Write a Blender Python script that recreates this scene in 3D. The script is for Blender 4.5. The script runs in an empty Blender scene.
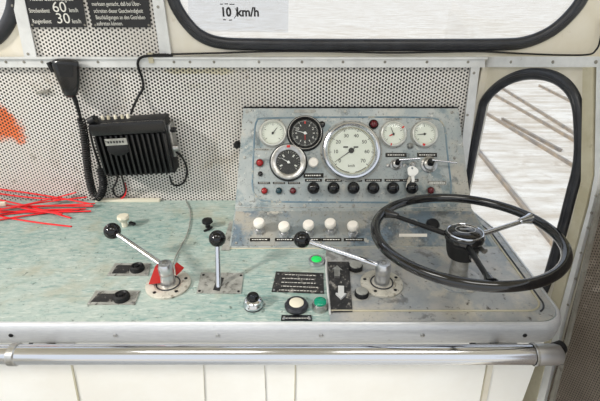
import bpy, bmesh, math, random
from mathutils import Vector, Matrix
from mathutils.geometry import tessellate_polygon
random.seed(7)
SC = bpy.context.scene
COL = SC.collection
PI = math.pi

# ---------------------------------------------------------------- camera frame, used to measure the real surfaces
F, PITCH, EYE = 430.0, math.radians(28), Vector((0, 0, 1.5))
FW = Vector((0, math.cos(PITCH), -math.sin(PITCH)))
UP = Vector((0, math.sin(PITCH), math.cos(PITCH)))
RT = Vector((1, 0, 0))
DESK_Z = 0.92
WALL_Y = 1.10

class Plane:
    """a real surface of the cab: point, normal, in-plane axes"""
    def __init__(s, p, n, ex):
        s.p = Vector(p); s.n = Vector(n).normalized(); s.ex = Vector(ex).normalized()
        s.ex = (s.ex - s.n * s.ex.dot(s.n)).normalized(); s.ey = s.n.cross(s.ex)
    def at(s, u, v, off=0.0):
        d = FW + RT * ((u - 300) / F) + UP * ((200.5 - v) / F)
        q = s.p + s.n * off
        return EYE + d * ((q - EYE).dot(s.n) / d.dot(s.n))
    def frame(s, pos, rot=0.0):
        c, n = math.cos(rot), math.sin(rot)
        ex = s.ex * c + s.ey * n; ey = s.ey * c - s.ex * n
        m = Matrix.Identity(4)
        for i in range(3):
            m[i][0] = ex[i]; m[i][1] = ey[i]; m[i][2] = s.n[i]; m[i][3] = pos[i]
        return m
def px(pos):                                    # metres per pixel at a point
    return (Vector(pos) - EYE).dot(FW) / F

DESK = Plane((0, .8, DESK_Z), (0, 0, 1), (1, 0, 0))
WALL = Plane((0, WALL_Y, 1.2), (0, -1, 0), (1, 0, 0))
yA, zA, yB, zB, yC, zC = .850, DESK_Z, .951, .970, 1.088, 1.192
UPP = Plane((0, yB, zB), (0, -(zC - zB), yC - yB), (1, 0, 0))
LOW = Plane((0, yA, zA), (0, -(zB - zA), yB - yA), (1, 0, 0))
QK = .25
QUA = Plane((.468, WALL_Y, 1.2), (-1, -QK, 0), (QK, -1, 0))
FRONT = Plane((0, .645, .7), (0, -1, 0), (1, 0, 0))
TRIMF = Plane((0, .596, .9), (0, -1, 0), (1, 0, 0))

# ---------------------------------------------------------------- materials
def lin(c):
    return tuple(((x / 255) / 12.92 if x / 255 <= .04045 else ((x / 255 + .055) / 1.055) ** 2.4) for x in c) + (1,)

class G:
    """small helper around a node tree"""
    def __init__(s, name):
        s.m = bpy.data.materials.new(name); s.m.use_nodes = True
        s.t = s.m.node_tree; s.b = s.t.nodes['Principled BSDF']; s.out = s.t.nodes['Material Output']
        s.tc = None
    def nd(s, k): return s.t.nodes.new(k)
    def put(s, inp, v):
        if hasattr(v, 'is_linked') or isinstance(v, bpy.types.NodeSocket): s.t.links.new(v, inp)
        else: inp.default_value = v
    def co(s):
        if not s.tc: s.tc = s.nd('ShaderNodeTexCoord')
        return s.tc.outputs['Object']
    def mp(s, scale=(1, 1, 1), rot=(0, 0, 0)):
        n = s.nd('ShaderNodeMapping'); s.t.links.new(s.co(), n.inputs['Vector'])
        n.inputs['Scale'].default_value = scale; n.inputs['Rotation'].default_value = rot
        return n.outputs[0]
    def ma(s, op, a, b=None, c=None, clamp=False):
        n = s.nd('ShaderNodeMath'); n.operation = op; n.use_clamp = clamp
        s.put(n.inputs[0], a)
        if b is not None: s.put(n.inputs[1], b)
        if c is not None: s.put(n.inputs[2], c)
        return n.outputs[0]
    def noise(s, scale, detail=4, rough=.6, vec=None, dist=0):
        n = s.nd('ShaderNodeTexNoise'); s.t.links.new(vec or s.co(), n.inputs['Vector'])
        n.inputs['Scale'].default_value = scale; n.inputs['Detail'].default_value = detail
        n.inputs['Roughness'].default_value = rough; n.inputs['Distortion'].default_value = dist
        return n.outputs['Fac']
    def ramp(s, v, a, b, lo=0, hi=1):
        n = s.nd('ShaderNodeMapRange'); n.clamp = True
        s.put(n.inputs['Value'], v)
        for k, x in zip(('From Min', 'From Max', 'To Min', 'To Max'), (a, b, lo, hi)): n.inputs[k].default_value = x
        return n.outputs[0]
    def mix(s, f, a, b):
        n = s.nd('ShaderNodeMix'); n.data_type = 'RGBA'
        s.put(n.inputs[0], f); s.put(n.inputs[6], a); s.put(n.inputs[7], b)
        return n.outputs[2]
    def bump(s, h, st=.3, d=.001):
        n = s.nd('ShaderNodeBump'); n.inputs['Strength'].default_value = st; n.inputs['Distance'].default_value = d
        s.t.links.new(h, n.inputs['Height']); s.t.links.new(n.outputs[0], s.b.inputs['Normal'])
    def done(s, col, rough=.5, metal=0.0, spec=.5):
        s.put(s.b.inputs['Base Color'], col); s.put(s.b.inputs['Roughness'], rough)
        s.put(s.b.inputs['Metallic'], metal); s.b.inputs['Specular IOR Level'].default_value = spec
        return s.m

def paint(name, c1, c2, scale=12, rough=.5, metal=0.0, lo=.35, hi=.65, stains=(), streak=None, bump=.15, spec=.5):
    """two tones of a worn coat plus stains (scale, from, to, colour, amount)"""
    g = G(name)
    vec = g.mp(*streak) if streak else None
    col = g.mix(g.ramp(g.noise(scale, 5, .65, vec), lo, hi), lin(c1), lin(c2))
    for (sc, a, b, c, amt) in stains:
        col = g.mix(g.ma('MULTIPLY', g.ramp(g.noise(sc, 6, .7, dist=.3), a, b), amt), col, lin(c))
    if bump: g.bump(g.noise(scale * 6, 3), bump, .0006)
    return g.done(col, rough, metal, spec)

def perforated(name, c1, c2, plane, pitch=.0105, hole=.0033, holecol=(18, 17, 17), extra=None, stains=()):
    g = G(name)
    sp = g.nd('ShaderNodeSeparateXYZ'); g.t.links.new(g.co(), sp.inputs[0])
    a = sp.outputs['X'] if plane == 'wall' else g.ma('MULTIPLY', sp.outputs['Y'], 1.03)
    b = sp.outputs['Z']
    def cell(sh):
        u = g.ma('SUBTRACT', g.ma('FRACT', g.ma('ADD', g.ma('DIVIDE', a, pitch * 1.66), sh + 50)), .5)
        v = g.ma('SUBTRACT', g.ma('FRACT', g.ma('ADD', g.ma('DIVIDE', b, pitch), sh + 50)), .5)
        u = g.ma('MULTIPLY', u, pitch * 1.66); v = g.ma('MULTIPLY', v, pitch)
        return g.ma('SQRT', g.ma('ADD', g.ma('MULTIPLY', u, u), g.ma('MULTIPLY', v, v)))
    d = g.ma('MINIMUM', cell(0), cell(.5))
    big = g.noise(5, 5, .6)
    wob = g.ma('ADD', d, g.ramp(big, .3, .7, -.0004, .0006))
    hole_m = g.ramp(wob, hole * .7, hole * 1.25, 1, 0)
    col = g.mix(g.ramp(big, .35, .7), lin(c1), lin(c2))
    for (sc, x0, x1, c, amt) in stains:
        col = g.mix(g.ma('MULTIPLY', g.ramp(g.noise(sc, 6, .7, dist=.4), x0, x1), amt), col, lin(c))
    if extra:
        for (px_, pz_, rx, rz, c) in extra:
            u = g.ma('DIVIDE', g.ma('SUBTRACT', a, px_), rx); v = g.ma('DIVIDE', g.ma('SUBTRACT', b, pz_), rz)
            r = g.ma('SQRT', g.ma('ADD', g.ma('MULTIPLY', u, u), g.ma('MULTIPLY', v, v)))
            r = g.ma('ADD', r, g.ramp(g.noise(18, 6, .7), .3, .7, -.5, .5))
            col = g.mix(g.ramp(r, .7, 1.15, .95, 0), col, lin(c))
    col = g.mix(hole_m, col, lin(holecol))
    g.bump(g.ramp(wob, hole * .7, hole * 1.3), .5, .001)
    return g.done(col, .5, 0.0, .35)

def flat(name, c, rough=.5, metal=0.0, spec=.5, emit=None):
    g = G(name); m = g.done(lin(c), rough, metal, spec)
    if emit:
        g.b.inputs['Emission Color'].default_value = lin(c); g.b.inputs['Emission Strength'].default_value = emit
    return m

def glass(name, tint=(235, 240, 245), mixf=.06):
    g = G(name); t = g.t
    tr = g.nd('ShaderNodeBsdfTransparent'); tr.inputs[0].default_value = lin(tint)
    gl = g.nd('ShaderNodeBsdfGlossy'); gl.inputs['Roughness'].default_value = .03
    mx = g.nd('ShaderNodeMixShader'); mx.inputs[0].default_value = mixf
    t.links.new(tr.outputs[0], mx.inputs[1]); t.links.new(gl.outputs[0], mx.inputs[2])
    t.links.new(mx.outputs[0], g.out.inputs['Surface'])
    return g.m

rust = (120, 84, 52)
M = {}
M['perf'] = perforated('perforated white sheet', (230, 227, 222), (206, 200, 192), 'wall', pitch=.0090, hole=.0028, extra=[
        (WALL.at(2, 118).x, WALL.at(2, 122).z, .050, .055, (228, 110, 48)),
        (WALL.at(205, 73).x, WALL.at(205, 71).z, .10, .008, (206, 198, 172))],
    stains=[(7, .58, .70, (180, 168, 150), .6), (24, .63, .70, (130, 112, 90), .7), (70, .68, .73, (70, 56, 44), .8)])
M['perf_brown'] = perforated('perforated brown sheet', (104, 94, 84), (122, 112, 100), 'side', pitch=.0062, hole=.0020,
    holecol=(52, 44, 38), stains=[(9, .55, .7, (190, 180, 168), .8)])
M['cream'] = paint('cream paint', (226, 221, 208), (214, 206, 186), 6, .42, stains=[(14, .64, .74, (170, 150, 118), .5), (60, .70, .74, (96, 78, 60), .9)])
M['cabinet'] = paint('white cabinet paint', (244, 243, 238), (236, 233, 225), 4, .42, stains=[(9, .68, .75, (180, 166, 142), .5), (40, .735, .76, (104, 76, 50), .9)])
M['olive'] = paint('olive cream paint', (176, 168, 142), (196, 190, 168), 14, .5, stains=[(30, .62, .74, (120, 108, 84), .6)])
M['alu'] = paint('brushed aluminium strip', (222, 223, 222), (206, 207, 206), 20, .42, .15, stains=[(40, .68, .76, (130, 122, 108), .6)])
M['trimalu'] = paint('anodised edge trim', (208, 210, 212), (194, 196, 200), 18, .34, .3, streak=((3, 12, 30),), stains=[(50, .68, .76, (104, 96, 88), .6)])
M['greystrip'] = paint('dull grey strip', (150, 148, 140), (128, 124, 114), 22, .55, .3, stains=[(40, .6, .7, (92, 82, 68), .7)])
M['chrome'] = flat('chrome', (214, 216, 222), .13, 1.0)
M['chrome_satin'] = flat('satin chrome', (206, 208, 212), .28, .95)
M['chrome_dull'] = paint('worn chrome', (200, 200, 200), (160, 158, 152), 60, .28, .9, stains=[(90, .62, .72, (110, 92, 64), .6)])
M['rubber'] = paint('black rubber', (30, 31, 35), (44, 46, 52), 30, .36, bump=.3, stains=[(50, .68, .74, (130, 130, 132), .5)])
M['black'] = flat('black plastic', (17, 17, 19), .22)
M['blackmatte'] = paint('matte black casting', (14, 14, 16), (24, 24, 26), 60, .5, spec=.35)
M['gloss_black'] = flat('glossy black bakelite', (12, 12, 15), .08)
M['wheel'] = flat('glossy black wheel rim', (12, 13, 17), .10, 0, .8)
M['bezel'] = paint('pale nickel bezel', (226, 226, 220), (206, 206, 198), 40, .3, .4)
M['flange'] = paint('dirty cream flange', (208, 204, 192), (184, 180, 168), 24, .4, .2, stains=[(60, .58, .66, (110, 100, 84), .7), (150, .60, .66, (70, 62, 52), .7)])
M['white_metal'] = flat('bright nickel', (236, 236, 232), .45, .3)
M['white'] = flat('white plastic knob', (238, 232, 222), .3)
M['ivory'] = flat('ivory plastic', (222, 216, 196), .4)
M['red'] = flat('red plastic strap', (228, 20, 32), .38)
M['redpaint'] = flat('red painted steel', (186, 34, 30), .4)
M['redlamp'] = flat('red lens', (150, 26, 28), .15)
M['darkred'] = flat('dark red lens', (92, 24, 30), .15)
M['darkteal'] = flat('dark teal lens', (22, 56, 66), .15)
M['greenlit'] = flat('lit green lens', (30, 214, 96), .25, emit=.25)
M['green'] = flat('green lens', (0, 140, 108), .2)
M['dial_white'] = paint('dial white', (238, 239, 228), (228, 230, 216), 20, .6, bump=0)
M['dial_black'] = paint('dial black', (26, 27, 30), (40, 41, 44), 40, .5, bump=0)
M['ink'] = flat('black ink', (26, 26, 28), .6)
M['inkwhite'] = flat('white lettering', (226, 224, 216), .6)
M['inkred'] = flat('red marking', (206, 40, 34), .6)
M['needle_w'] = flat('white needle', (240, 240, 236), .5)
M['sticker'] = paint('pale paper sticker', (226, 228, 232), (218, 220, 224), 20, .6, bump=0)
M['signblack'] = paint('black enamel sign', (18, 18, 20), (30, 30, 32), 30, .4)
M['dialglass'] = glass('dial glass', (250, 252, 252), .04)
M['pane'] = glass('window pane', (246, 248, 252), .05)
def desk_paint():
    g = G('scratched pale teal paint')
    v1 = g.mp((1.3, 4.2, 1), (0, 0, -.55)); v2 = g.mp((1.0, 6.0, 1), (0, 0, .9)); v3 = g.mp((1.0, 7.0, 1), (0, 0, -1.2))
    c = g.mix(g.ramp(g.noise(26, 6, .72, v1, .4), .36, .62), lin((122, 154, 149)), lin((172, 184, 177)))
    c = g.mix(g.ma('MULTIPLY', g.ramp(g.noise(3.2, 3, .5), .42, .62), .40), c, lin((196, 202, 194)))
    for vec, sc, a, b, col, amt in ((v2, 34, .57, .64, (104, 140, 138), .65), (v3, 42, .58, .64, (214, 220, 212), .6), (v2, 60, .60, .66, (92, 124, 122), .6),
                                    (None, 7, .54, .68, (164, 158, 134), .55), (v1, 12, .56, .68, (112, 142, 138), .5), (None, 80, .62, .69, (74, 86, 80), .75), (None, 170, .64, .69, (70, 74, 68), .6)):
        c = g.mix(g.ma('MULTIPLY', g.ramp(g.noise(sc, 5, .65, vec, .3), a, b), amt), c, lin(col))
    g.bump(g.noise(90, 3), .12, .0005)
    return g.done(c, .42)
M['desk'] = desk_paint()
M['deskplate'] = paint('worn grey plate', (182, 180, 176), (142, 150, 156), 11, .4, .25, stains=[
    (12, .50, .62, (200, 194, 180), .7), (20, .58, .66, (84, 80, 78), .6), (50, .60, .67, (58, 48, 38), .85), (120, .62, .68, (70, 62, 54), .6)])
M['wornblack'] = paint('chipped black plate', (24, 24, 26), (48, 46, 46), 30, .5, stains=[(40, .56, .62, (150, 146, 140), .8), (130, .60, .66, (170, 166, 158), .8)])
M['wornplate'] = paint('worn engraved plate', (176, 176, 170), (140, 140, 134), 40, .4, .2, stains=[(90, .55, .63, (62, 58, 54), .75)])
M['console'] = paint('worn blue grey paint', (144, 154, 156), (178, 181, 178), 9, .38, .15, stains=[
    (6, .50, .62, (188, 182, 168), .75), (9, .52, .62, (98, 122, 130), .7), (24, .57, .66, (74, 84, 88), .6), (40, .62, .67, (218, 216, 206), .7), (80, .59, .68, (84, 78, 68), .7), (150, .60, .67, (60, 54, 46), .75)])
M['console_low'] = paint('worn grey tier paint', (130, 140, 144), (166, 162, 152), 10, .4, .15, stains=[
    (8, .50, .60, (98, 118, 134), .85), (14, .56, .64, (70, 76, 80), .65), (30, .6, .66, (206, 200, 186), .7), (80, .59, .68, (80, 72, 62), .7), (150, .60, .67, (54, 46, 38), .8)])
M['blueline'] = paint('faded blue bead', (86, 116, 134), (128, 144, 150), 30, .45, stains=[(30, .56, .64, (186, 174, 150), .8)])
M['ground'] = paint('pale sunlit ballast', (232, 227, 216), (198, 186, 168), 2.6, .9, lo=.36, hi=.64, streak=((.5, 2.2, 1),), stains=[(5, .56, .68, (178, 162, 142), .5), (22, .6, .7, (150, 134, 116), .5)], bump=.6)
M['rail'] = paint('weathered rail steel', (178, 160, 136), (136, 130, 124), 5, .5, .3)

# ---------------------------------------------------------------- mesh building
class MB:
    def __init__(s): s.bm = bmesh.new()
    def lathe(s, prof, m, seg=24, cap=True):
        """prof: (radius, height) pairs turned about the frame's z"""
        rings = []
        for (r, z) in prof:
            if r < 1e-6: rings.append([s.bm.verts.new(m @ Vector((0, 0, z)))])
            else: rings.append([s.bm.verts.new(m @ Vector((r * math.cos(2 * PI * i / seg), r * math.sin(2 * PI * i / seg), z))) for i in range(seg)])
        for A, B in zip(rings, rings[1:]):
            for i in range(seg):
                j = (i + 1) % seg
                if len(A) == 1 and len(B) == 1: continue
                if len(A) == 1: s.bm.faces.new((A[0], B[i], B[j]))
                elif len(B) == 1: s.bm.faces.new((A[i], A[j], B[0]))
                else: s.bm.faces.new((A[i], A[j], B[j], B[i]))
        if cap:
            if len(rings[0]) > 1: s.bm.faces.new(rings[0][::-1])
            if len(rings[-1]) > 1: s.bm.faces.new(rings[-1])
        return s
    def ball(s, r, m, seg=24):
        n = seg // 2
        return s.lathe([(r * math.sin(PI * k / n) if 0 < k < n else 0, -r * math.cos(PI * k / n)) for k in range(n + 1)], m, seg, False)
    def box(s, m, x0, x1, y0, y1, z0, z1, bev=0):
        vs = [s.bm.verts.new(m @ Vector(c)) for c in [(x, y, z) for z in (z0, z1) for y in (y0, y1) for x in (x0, x1)]]
        fs = [s.bm.faces.new([vs[i] for i in q]) for q in ((0, 2, 3, 1), (4, 5, 7, 6), (0, 1, 5, 4), (2, 6, 7, 3), (0, 4, 6, 2), (1, 3, 7, 5))]
        if bev:
            es = list({e for f in fs for e in f.edges})
            bmesh.ops.bevel(s.bm, geom=es, offset=bev, segments=2, affect='EDGES', profile=.6)
        return s
    def tube(s, pts, r, seg=10, closed=False, cap=True, flatn=None, flatk=1.0):
        pts = [Vector(p) for p in pts]; n = len(pts); rings = []
        prev = None
        for i, p in enumerate(pts):
            a = pts[(i - 1) % n] if (closed or i > 0) else p
            b = pts[(i + 1) % n] if (closed or i < n - 1) else p
            t = (b - a).normalized()
            if flatn is not None: x = flatn - t * flatn.dot(t)
            else:
                x = prev - t * prev.dot(t) if prev is not None else t.orthogonal()
            x.normalize(); prev = x; y = t.cross(x)
            rr = r[i] if isinstance(r, (list, tuple)) else r
            rings.append([s.bm.verts.new(p + x * (rr * flatk * math.cos(2 * PI * k / seg)) + y * (rr * math.sin(2 * PI * k / seg))) for k in range(seg)])
        for i in range(n if closed else n - 1):
            A, B = rings[i], rings[(i + 1) % n]
            for k in range(seg):
                l = (k + 1) % seg
                s.bm.faces.new((A[k], A[l], B[l], B[k]))
        if not closed and cap:
            s.bm.faces.new(rings[0][::-1]); s.bm.faces.new(rings[-1])
        return s
    def plate(s, outer, holes, n, t):
        """flat sheet between world points (outer loop, hole loops), thickness t along n"""
        loops = [[Vector(p) for p in outer]] + [[Vector(p) for p in h] for h in holes]
        tris = tessellate_polygon(loops); flatp = [p for l in loops for p in l]
        n = Vector(n).normalized() * t
        A = [s.bm.verts.new(p) for p in flatp]; B = [s.bm.verts.new(p + n) for p in flatp]
        for (a, b, c) in tris:
            for q in ((A[a], A[b], A[c]), (B[c], B[b], B[a])):
                try: s.bm.faces.new(q)
                except ValueError: pass
        k = 0
        for l in loops:
            for i in range(len(l)):
                j = (i + 1) % len(l); s.bm.faces.new((A[k + i], A[k + j], B[k + j], B[k + i]))
            k += len(l)
        return s
    def sweep(s, path, prof, closed=False):
        """profile (outward offset, z) along a level path of (x, y); outward is right of travel"""
        n = len(path); rings = []
        for i in range(n):
            a = Vector(path[max(i - 1, 0)]); b = Vector(path[min(i + 1, n - 1)])
            t = (b - a).normalized(); o = Vector((t.y, -t.x))
            rings.append([s.bm.verts.new((path[i][0] + o.x * d, path[i][1] + o.y * d, z)) for (d, z) in prof])
        m = len(prof)
        for A, B in zip(rings, rings[1:]):
            for k in range(m): s.bm.faces.new((A[k], A[(k + 1) % m], B[(k + 1) % m], B[k]))
        s.bm.faces.new(rings[0]); s.bm.faces.new(rings[-1][::-1])
        return s
    def text(s, body, size, m, ax='CENTER', ay='CENTER', depth=.0002, bold=0.0, sx=1.0):
        cu = bpy.data.curves.new('t', 'FONT'); cu.body = body; cu.size = size; cu.extrude = depth
        cu.align_x = ax; cu.align_y = ay; cu.offset = bold; cu.resolution_u = 3
        ob = bpy.data.objects.new('t', cu); COL.objects.link(ob)
        me = bpy.data.meshes.new_from_object(ob.evaluated_get(bpy.context.evaluated_depsgraph_get()))
        me.transform(m @ Matrix.Diagonal((sx, 1, 1, 1))); s.bm.from_mesh(me)
        bpy.data.objects.remove(ob); bpy.data.curves.remove(cu); bpy.data.meshes.remove(me)
        return s
    def build(s, name, mat, parent=None, smooth=True, origin=None, sharp=40):
        bm = s.bm
        bmesh.ops.recalc_face_normals(bm, faces=bm.faces)
        if parent is not None:
            o = Vector((0, 0, 0)); q = parent
            while q: o += q.location; q = q.parent
        elif origin is not None: o = Vector(origin)
        else:
            xs = [v.co.x for v in bm.verts]; ys = [v.co.y for v in bm.verts]; zs = [v.co.z for v in bm.verts]
            o = Vector(((min(xs) + max(xs)) / 2, (min(ys) + max(ys)) / 2, min(zs)))
        for v in bm.verts: v.co -= o
        me = bpy.data.meshes.new(name); 
        if smooth:
            for f in bm.faces: f.smooth = True
            for e in bm.edges:
                if len(e.link_faces) == 2 and e.calc_face_angle(0) > math.radians(sharp): e.smooth = False
        bm.to_mesh(me); bm.free()
        ob = bpy.data.objects.new(name, me); me.materials.append(M[mat] if isinstance(mat, str) else mat)
        COL.objects.link(ob)
        if parent is not None: ob.parent = parent
        else: ob.location = o
        return ob

def tag(o, label, cat, group=None):
    o['label'] = label; o['category'] = cat
    if group: o['group'] = group
    return o
def empty(name, loc, label, cat, group=None):
    o = bpy.data.objects.new(name, None); COL.objects.link(o); o.location = Vector(loc)
    o.empty_display_size = .05
    return tag(o, label, cat, group)
def struct(o):
    o['kind'] = 'structure'; return o
def smoothpath(pts, n=8, closed=False):
    """Catmull-Rom through the points"""
    pts = [Vector(p) for p in pts]; out = []; N = len(pts)
    for i in range(N if closed else N - 1):
        if closed: p0, p1, p2, p3 = pts[i - 1], pts[i], pts[(i + 1) % N], pts[(i + 2) % N]
        else: p0, p1, p2, p3 = pts[max(i - 1, 0)], pts[i], pts[i + 1], pts[min(i + 2, N - 1)]
        for k in range(n):
            t = k / n
            out.append(.5 * ((2 * p1) + (p2 - p0) * t + (2 * p0 - 5 * p1 + 4 * p2 - p3) * t * t + (3 * p1 - p0 - 3 * p2 + p3) * t ** 3))
    if not closed: out.append(pts[-1])
    return out
def frame_dir(pos, d, x=None):
    """frame at pos with z along d"""
    d = Vector(d).normalized(); xx = (Vector(x) if x else d.orthogonal()); xx = (xx - d * xx.dot(d)).normalized(); yy = d.cross(xx)
    m = Matrix.Identity(4)
    for i in range(3): m[i][0] = xx[i]; m[i][1] = yy[i]; m[i][2] = d[i]; m[i][3] = pos[i]
    return m
def screw(pl, u, v, parent, r=.0032, name='screw', mat='chrome_dull', off=0.0):
    m = pl.frame(pl.at(u, v, off), random.uniform(0, 3))
    b = MB().lathe([(r, 0), (r, .0008), (r * .8, .0018), (0, .0023)], m, 12)
    b.build(name, mat, parent)
    MB().box(m, -r * .75, r * .75, -.0005, .0005, .0018, .0026).build('slot', 'ink', None) if False else None

# ================================================================ THE SETTING
# ground outside and the rails
MB().box(Matrix.Identity(4), -60, 60, -20, 120, -1.05, -.95).build('ground', 'ground', origin=(0, 0, 0))['kind'] = 'structure'
GR = Plane((0, 5, -.93), (0, 0, 1), (1, 0, 0))
for (e0, e1, w, lab) in [((528, 80), (572, 102), .028, 'pale weathered rail farthest back at the top right of the corner window'),
                     ((500, 87), (572, 132), .030, 'upper rail of the pair crossing the top half of the corner window'),
                     ((493, 94), (548, 125.5), .026, 'thin rail close under the upper one of the pair in the corner window'),
                     ((502, 119), (561, 151), .034, 'short dark rail piece in the middle of the corner window'),
                     ((482, 111), (572, 165), .026, 'thin long rail just below the short dark piece in the corner window'),
                     ((477, 150), (520, 203), .034, 'nearest rail low in the corner window beside the console')]:
    p = GR.at(*e0); q_ = GR.at(*e1); d0 = (p - q_); yaw = d0.x / d0.y
    y0, y1 = (q_.y, p.y) if w == .034 and e0[0] == 502 else (max(q_.y - 1.5, 1.6), 10.5)
    a = Vector((q_.x + (y0 - q_.y) * yaw, y0, -.95)); L = (y1 - y0) * math.hypot(1, yaw); b = MB()
    # rail section: foot, web, head (frame y is up or down depending on handedness; use world z directly)
    w *= .62; sec = [(-.022, 0), (.022, 0), (.022, .006), (.01, .012), (.01, .03), (w, .035), (w, .05), (-w, .05), (-w, .035), (-.01, .03), (-.01, .012), (-.022, .006)]
    d = Vector((yaw, 1, 0)).normalized(); x = Vector((1, -yaw, 0)).normalized()
    A = [b.bm.verts.new(a + x * s_ + Vector((0, 0, h))) for s_, h in sec]
    B = [b.bm.verts.new(a + d * L + x * s_ + Vector((0, 0, h))) for s_, h in sec]
    for i in range(len(sec)): b.bm.faces.new((A[i], A[(i + 1) % len(sec)], B[(i + 1) % len(sec)], B[i]))
    b.bm.faces.new(A); b.bm.faces.new(B)
    tag(b.build('rail', 'rail', sharp=30), lab, 'rail', 'railway rails outside')

# front wall ------------------------------------------------------
W = lambda u, v, o=0: WALL.at(u, v, o)
shield_px = [(168, -30), (171, -10), (176, 6), (187, 23), (201, 36), (222, 43), (260, 44.5), (340, 45), (430, 45), (500, 44.5), (526, 42), (550, 32), (569, 16), (583, -3), (592, -30), (600, -90), (596, -150), (560, -180), (380, -186), (210, -180), (172, -150), (162, -90)]
shield = smoothpath([W(u, v) for u, v in shield_px], 6, True)
left_px = [(8, -30), (14, -8), (13, 10), (5, 28), (-8, 40), (-30, 44), (-120, 44), (-170, 30), (-190, -20), (-190, -120), (-160, -170), (-60, -175), (-10, -150), (2, -90)]
leftw = smoothpath([W(u, v) for u, v in left_px], 6, True)
zb0, zb1 = W(300, 68).z, W(300, 56).z
ztop = 2.15
struct(MB().plate([(-1.6, WALL_Y, zb0 + .005), (1.15, WALL_Y, zb0 + .005), (1.15, WALL_Y, ztop), (-1.6, WALL_Y, ztop)], [shield, leftw], (0, 1, 0), .02).build('wall_front', 'cream', origin=(0, 0, 0)))
def seal(name, loop, r, kind_mat='rubber', n=Vector((0, -1, 0))):
    o = MB().tube(loop, r, 12, True, flatn=n, flatk=.75).build(name, kind_mat, origin=(0, 0, 0), sharp=80); struct(o); return o
s1 = seal('window_1', shield, .0145)
inner = [p + Vector((0, -.0105, 0)) for p in shield]
MB().tube(inner, .003, 6, True).build('glazing_bead', 'rubber', s1)
MB().plate([p + Vector((0, .006, 0)) for p in shield], [], (0, 1, 0), .005).build('pane', 'pane', s1, smooth=False)
s2 = seal('window_2', leftw, .0165)
MB().plate([p + Vector((0, .006, 0)) for p in leftw], [], (0, 1, 0), .005).build('pane', 'pane', s2, smooth=False)
# perforated sheets
struct(MB().plate([W(-120, 206, .002), W(466, 206, .002), W(478, 62, .002), W(-120, 62, .002)], [], (0, 1, 0), .006).build('wall_front', 'perf', origin=(0, 0, 0), smooth=False))
struct(MB().plate([W(36, 60, .004), W(162, 60, .004), W(150, -60, .004), W(0, -60, .004)], [], (0, 1, 0), .003).build('wall_front', 'perf', origin=(0, 0, 0), smooth=False))
# solid sheet behind and below the desk
struct(MB().box(Matrix.Identity(4), -1.6, .466, WALL_Y + .008, WALL_Y + .02, -.1, zb0 + .02).build('wall_front', 'cream', origin=(0, 0, 0), smooth=False))
# strips: name trim_n
def strip(n, pxs, pl, t, mat, off=.004, rivets=(), rr=.0036):
    o = struct(MB().plate([pl.at(u, v, off) for u, v in pxs], [], pl.n, t).build('trim_%d' % n, mat, origin=(0, 0, 0), smooth=False))
    for (u, v) in rivets:
        m = pl.frame(pl.at(u, v, off + t))
        MB().lathe([(rr, -.0005), (rr * .9, .001), (0, .0018)], m, 12).build('rivet', 'greystrip' if mat == 'alu' else 'blackmatte', o)
    return o
strip(1, [(4, -40), (17, -40), (38, 60), (26, 60)], WALL, .004, 'alu', .007, [(12, 5.5), (28, 54), (5, -25)])
strip(2, [(147, -40), (156, -40), (168, 60), (161, 60)], WALL, .004, 'alu', .007, [(158, 7), (155, -24)])
strip(3, [(156, -40), (159, -40), (173, 60), (168, 60)], WALL, .010, 'alu', .004)
band = strip(4, [(-120, 67), (484, 67), (484, 56.5), (-120, 56.5)], WALL, .006, 'alu', .009,
      [(u, 62) for u in (6, 24, 42, 98, 174, 190, 214, 259, 302, 343, 385, 427, 468)])
MB().box(Matrix.Identity(4), W(-120, 60).x, W(484, 60).x, WALL_Y - .020, WALL_Y - .009, zb1 - .004, zb1).build('lip', 'alu', band)

# right corner: angled quarter wall -------------------------------
Q = lambda u, v, o=0: QUA.at(u, v, o)
qwin_px = [(463, 215), (465, 190), (469.5, 160), (474, 134), (479, 112), (488, 96), (502, 83.5), (520, 75.5), (540, 74), (558, 79), (571, 90), (578, 106), (580, 130), (580, 153), (577.5, 172), (571, 197), (563, 228), (554, 260), (546, 284), (536, 303), (520, 318), (495, 318), (470, 300), (458, 262)]
qwin = smoothpath([Q(u, v) for u, v in qwin_px], 5, True)
for p in qwin:                                   # keep the opening inside the quarter wall
    if p.y > WALL_Y - .008: p.x += (p.y - WALL_Y + .008) * QK; p.y = WALL_Y - .008
qtopL = Vector((.468, WALL_Y, zb0 + .004)); qtopR = Q(640, 66)
qwall_outer = [Vector((.468, WALL_Y, -.1)), qtopL, Q(600, 66), Vector((.468 + QK * 1.5, WALL_Y - 1.5, Q(600, 66).z)), Vector((.468 + QK * 1.5, WALL_Y - 1.5, -.1))]
struct(MB().plate(qwall_outer, [qwin], (1, QK, 0), .018).build('wall_right', 'cream', origin=(0, 0, 0)))
struct(MB().box(Matrix.Identity(4), .452, .474, WALL_Y - .003, WALL_Y + .022, -.1, zb0 + .01).build('trim_11', 'cream', origin=(0, 0, 0), smooth=False))
s3 = seal('window_3', qwin, .0125, n=QUA.n.copy())
MB().tube([p + QUA.n * .009 for p in qwin], .0025, 6, True).build('glazing_bead', 'rubber', s3)
MB().plate([p - QUA.n * .006 for p in qwin], [], (1, QK, 0), .004).build('pane', 'pane', s3, smooth=False)
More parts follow.
